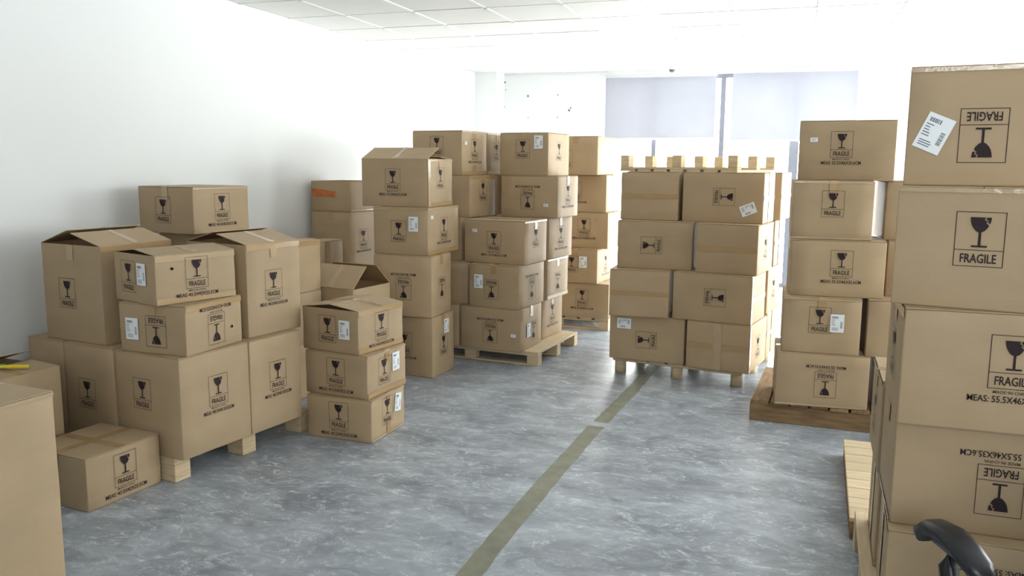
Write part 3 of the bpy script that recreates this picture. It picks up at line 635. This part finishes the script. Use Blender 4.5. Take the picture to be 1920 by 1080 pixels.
# ---- near left
carton('G', -2.4164, 1.6608, 4.6, .5, .5, .85, 0, 'large plain carton at the near left, shiny tape along its top', '', '', 'C', tape='Rtc')
carton('H', -3.525, 2.803, 5.0, .42, .42, .6, 0, 'carton with half-open flaps carrying the yellow cutter knife', '', '', 'B', lid='tent', rise=(.06, .012), kw={'noinner': 1})

# ------------------------------------------------------------------ pallets
def board(name, sx, sy, sz, parent, loc, M, seed=0):
    me = bevel_box_mesh(name, sx, sy, sz, .003, 1); return obj(name, me, parent, M, loc)
def block_pallet(x, y, yaw, wd, dp, h, label, wood=WOOD, blockM=PLY, nb=7, bl=.10, bw=.10, runners=True, inverted=False, z=0.0, lead=True, round_=False):
    """front-right corner at (x, y); wd along the front, dp deep"""
    ph = R(yaw); u = Vector((math.sin(ph), math.cos(ph))); wv = Vector((-math.cos(ph), math.sin(ph))); c = Vector((x, y)) + wv * wd / 2 + u * dp / 2
    r = tag(empty('wooden_pallet', (c.x, c.y, z), -ph), label, 'pallet', 'wooden pallets')
    t = .018; bt = .016 if runners else 0.0; hb = h - 2 * t - bt
    def Z(z0, hh): return z0 if not inverted else h - z0 - hh
    bw_ = wd / nb
    for i in range(nb):          # deck boards run front to back
        k = bw_ * (.93 if i in (0, nb - 1) else .80); xx = -wd / 2 + bw_ * (i + .5)
        if i == 0: xx = -wd / 2 + k / 2
        if i == nb - 1: xx = wd / 2 - k / 2
        me = bevel_box_mesh('deck_board', dp, k, t, .002, 1); obj('deck_board', me, r, wood, (xx, 0, Z(h - t, t)), (0, 0, R(90)))
    for yy in (-dp / 2 + bl / 2, 0, dp / 2 - bl / 2):
        board('cross_board', wd, bl, t, r, (0, yy, Z(h - 2 * t, t)), wood)
        for xx in (-wd / 2 + bw / 2, 0, wd / 2 - bw / 2):
            if round_: obj('block', tube_mesh('block', [(0, 0, 0), (0, 0, hb)], [.045, .045], 14), r, blockM, (xx, yy, Z(bt, hb)))
            else: board('block', bw, bl, hb, r, (xx, yy, Z(bt, hb)), blockM)
        if runners: board('bottom_runner', wd, bl, bt, r, (0, yy, Z(0, bt)), wood)
    return r
block_pallet(-2.935, 3.362, 9.2, .98, 1.03, ZL, 'pale pallet with layered plywood feet under the left wall pile', runners=False, bl=.10, bw=.12)
block_pallet(-1.915, 6.405, 5.5, 1.24, .95, ZP, 'pale pallet with a bare sunlit ledge under the left centre load', bl=.085, bw=.10, blockM=WOOD, nb=6)
block_pallet(-1.69, 8.06, 5, 1.1, .95, ZQ, 'shaded pallet under the far five-high column', bl=.09, bw=.10, blockM=WOOD)
block_pallet(-.305, 6.29, 9.5, 1.02, 1.05, ZR, 'pallet on stubby feet under the sideways-printed centre load', runners=False, blockM=WOOD, round_=True)
block_pallet(-.427, 6.585, 15.5, .975, 1.0, .128, 'upside-down pallet with its blocks in the air on the centre load', runners=False, inverted=True, z=ZRT, bl=.09, bw=.075)
block_pallet(1.35, 2.72, 1.5, 1.06, 1.03, ZW, 'pale pallet under the near right carton stack', bl=.09, bw=.10, blockM=WOOD)
def beam_pallet(x, y, yaw, wd, dp, h, label, nb, wood, dpo=0.0):
    """front-left corner at (x, y): heavy beams across, deck boards front to back on top"""
    ph = R(yaw); u = Vector((math.sin(ph), math.cos(ph))); wv = Vector((-math.cos(ph), math.sin(ph))); c = Vector((x, y)) - wv * wd / 2 + u * dp / 2
    r = tag(empty('wooden_pallet', (c.x, c.y, 0), -ph), label, 'pallet', 'wooden pallets'); t = .022; rs = random.Random(11)
    for yy in (-dp / 2 + .05, 0, dp / 2 - .05): board('beam', wd, .09, h - t, r, (0, yy, 0), wood)
    bw_ = wd / nb
    for i in range(nb):
        k = bw_ * rs.uniform(.88, .97); me = bevel_box_mesh('deck_board', dp - rs.uniform(0, .02), k, t - rs.uniform(0, .003), .004, 2)
        obj('deck_board', me, r, wood, (-wd / 2 + bw_ * (i + .5), rs.uniform(-.006, .006), h - t), (0, 0, R(90) + rs.uniform(-.006, .006)))
    return r
beam_pallet(-.21, 5.50, 3.5, 1.2, .98, ZV, 'weathered brown beam pallet under the right carton column', 10, OLDWOOD)
def slat_pallet(x0, y0, x1, y1, h):
    r = tag(empty('wooden_pallet', ((x0 + x1) / 2, (y0 + y1) / 2, 0), R(-1.5)), 'bare pale pallet with weathered edge, beside the near right stack', 'pallet', 'wooden pallets'); wd, dp = x1 - x0, y1 - y0; t = .02
    for xx in (-wd / 2 + .03, 0, wd / 2 - .03): board('beam', .05, dp, h - t, r, (xx, 0, 0), OLDWOOD)
    n = 9
    for i in range(n): board('deck_board', wd, dp / n * .965, t, r, (0, -dp / 2 + dp / n * (i + .5), h - t), WOOD)
    return r
slat_pallet(.315, 3.80, 1.35, 4.95, .10)

# ------------------------------------------------------------------ cutter knife on the half-open carton
kr = tag(empty('utility_knife', (-3.615, 3.052, .6185), R(2)), 'yellow utility knife lying on the half-open carton', 'knife')
kr.rotation_euler = (0, R(3.0), R(36))
obj('knife_handle', bevel_box_mesh('knife_handle', .15, .022, .014, .005, 2), kr, YELLOW)
obj('knife_slider', bevel_box_mesh('knife_slider', .025, .012, .006, .002, 1), kr, TEAL, (-.04, 0, .0135))
obj('knife_blade', MB().box(-.115, -.07, -.006, .006, .005, .006).mesh('knife_blade'), kr, STEEL)

# ------------------------------------------------------------------ swivel chair
ch = tag(empty('office_chair', (.755, 2.265, 0), R(24)), 'black swivel armchair in front of the near right stack', 'chair')
def curve_pad(name, pts, hw, th, M, parent):
    """padded strip along pts (in its own vertical plane), half width hw"""
    P = [Vector(p) for p in pts]; V = []; Fc = []; n = 10
    for i, p in enumerate(P):
        t = (P[min(i + 1, len(P) - 1)] - P[max(i - 1, 0)]).normalized(); s = t.cross(Vector((0, 0, 1))).normalized(); nn = s.cross(t).normalized()
        k = .55 if i in (0, len(P) - 1) else .9 if i in (1, len(P) - 2) else 1
        for j in range(n):
            an = 2 * math.pi * j / n; cx, cz = math.cos(an), math.sin(an)
            V.append(p + s * hw * k * math.copysign(abs(cx) ** .6, cx) + nn * th * k * math.copysign(abs(cz) ** .7, cz))
    for i in range(len(P) - 1):
        for j in range(n): Fc.append((i * n + j, i * n + (j + 1) % n, (i + 1) * n + (j + 1) % n, (i + 1) * n + j))
    Fc.append(tuple(range(n - 1, -1, -1))); Fc.append(tuple(range((len(P) - 1) * n, len(P) * n)))
    return obj(name, mesh(name, V, Fc, True), parent, M)
seat = bevel_box_mesh('seat', .48, .46, .09, .04, 4); obj('seat', seat, ch, BLACK, (0, 0, .40))
# backrest: curved panel toward the camera side
V = []; Fc = []
nu, nv = 8, 8
for k in (0, 1):
    for j in range(nv + 1):
        for i in range(nu + 1):
            s = i / nu * 2 - 1; t = j / nv; hw = .235 * (1 - .10 * (2 * t - 1) ** 4) * (1 - .06 * t)
            V.append((s * hw, -.27 - .10 * t + .05 * s * s + (.0 if k == 0 else .045 * (1 - s ** 8 * .6)), .50 + .46 * t))
q = (nu + 1) * (nv + 1)
for j in range(nv):
    for i in range(nu):
        a0 = j * (nu + 1) + i; Fc.append((a0, a0 + 1, a0 + nu + 2, a0 + nu + 1)); Fc.append((q + a0, q + a0 + nu + 1, q + a0 + nu + 2, q + a0 + 1))
rim = [j * (nu + 1) for j in range(nv + 1)]; rim2 = [j * (nu + 1) + nu for j in range(nv + 1)]
for j in range(nv):
    Fc.append((rim[j], rim[j + 1], q + rim[j + 1], q + rim[j])); Fc.append((rim2[j + 1], rim2[j], q + rim2[j], q + rim2[j + 1]))
for i in range(nu): Fc.append((i + 1, i, q + i, q + i + 1)); b0 = nv * (nu + 1); Fc.append((b0 + i, b0 + i + 1, q + b0 + i + 1, q + b0 + i))
obj('backrest', mesh('backrest', V, Fc, True), ch, BLACK)
obj('back_stem', tube_mesh('back_stem', [(0, -.10, .42), (0, -.24, .42), (0, -.27, .50), (0, -.29, .62)], .022, 10), ch, BLACK)
for s in (-1, 1):
    x = s * .285
    curve_pad('armrest', [(x, .280, .634), (x, .272, .660), (x, .240, .686), (x, .175, .694), (x, .11, .682), (x, .055, .662), (x, .025, .648)], .042, .020, BLACK, ch)
    obj('arm_frame', tube_mesh('arm_frame', [(s * .16, .08, .415), (s * .26, .10, .42), (x, .12, .46), (x, .17, .61), (x, .16, .68)], [.02, .02, .021, .024, .022], 10), ch, BLACK)
    obj('arm_brace', tube_mesh('arm_brace', [(x, .225, .660), (x, .10, .655), (x, -.02, .618), (s * .25, -.16, .55), (s * .21, -.23, .52)], .016, 10), ch, GREYPL)
obj('gas_column', tube_mesh('gas_column', [(0, 0, .10), (0, 0, .26), (0, 0, .26), (0, 0, .40)], [.032, .032, .022, .022], 14), ch, BLACK)
for k in range(5):
    an = 2 * math.pi * k / 5 + .3; dx, dy = math.cos(an), math.sin(an)
    obj('base_leg', tube_mesh('base_leg', [(0, 0, .11), (dx * .15, dy * .15, .095), (dx * .28, dy * .28, .075)], [.03, .024, .018], 8), ch, BLACK)
    obj('caster', tube_mesh('caster', [(dx * .28 - dy * .02, dy * .28 + dx * .02, .028), (dx * .28 + dy * .02, dy * .28 - dx * .02, .028)], .028, 14), ch, BLACK)
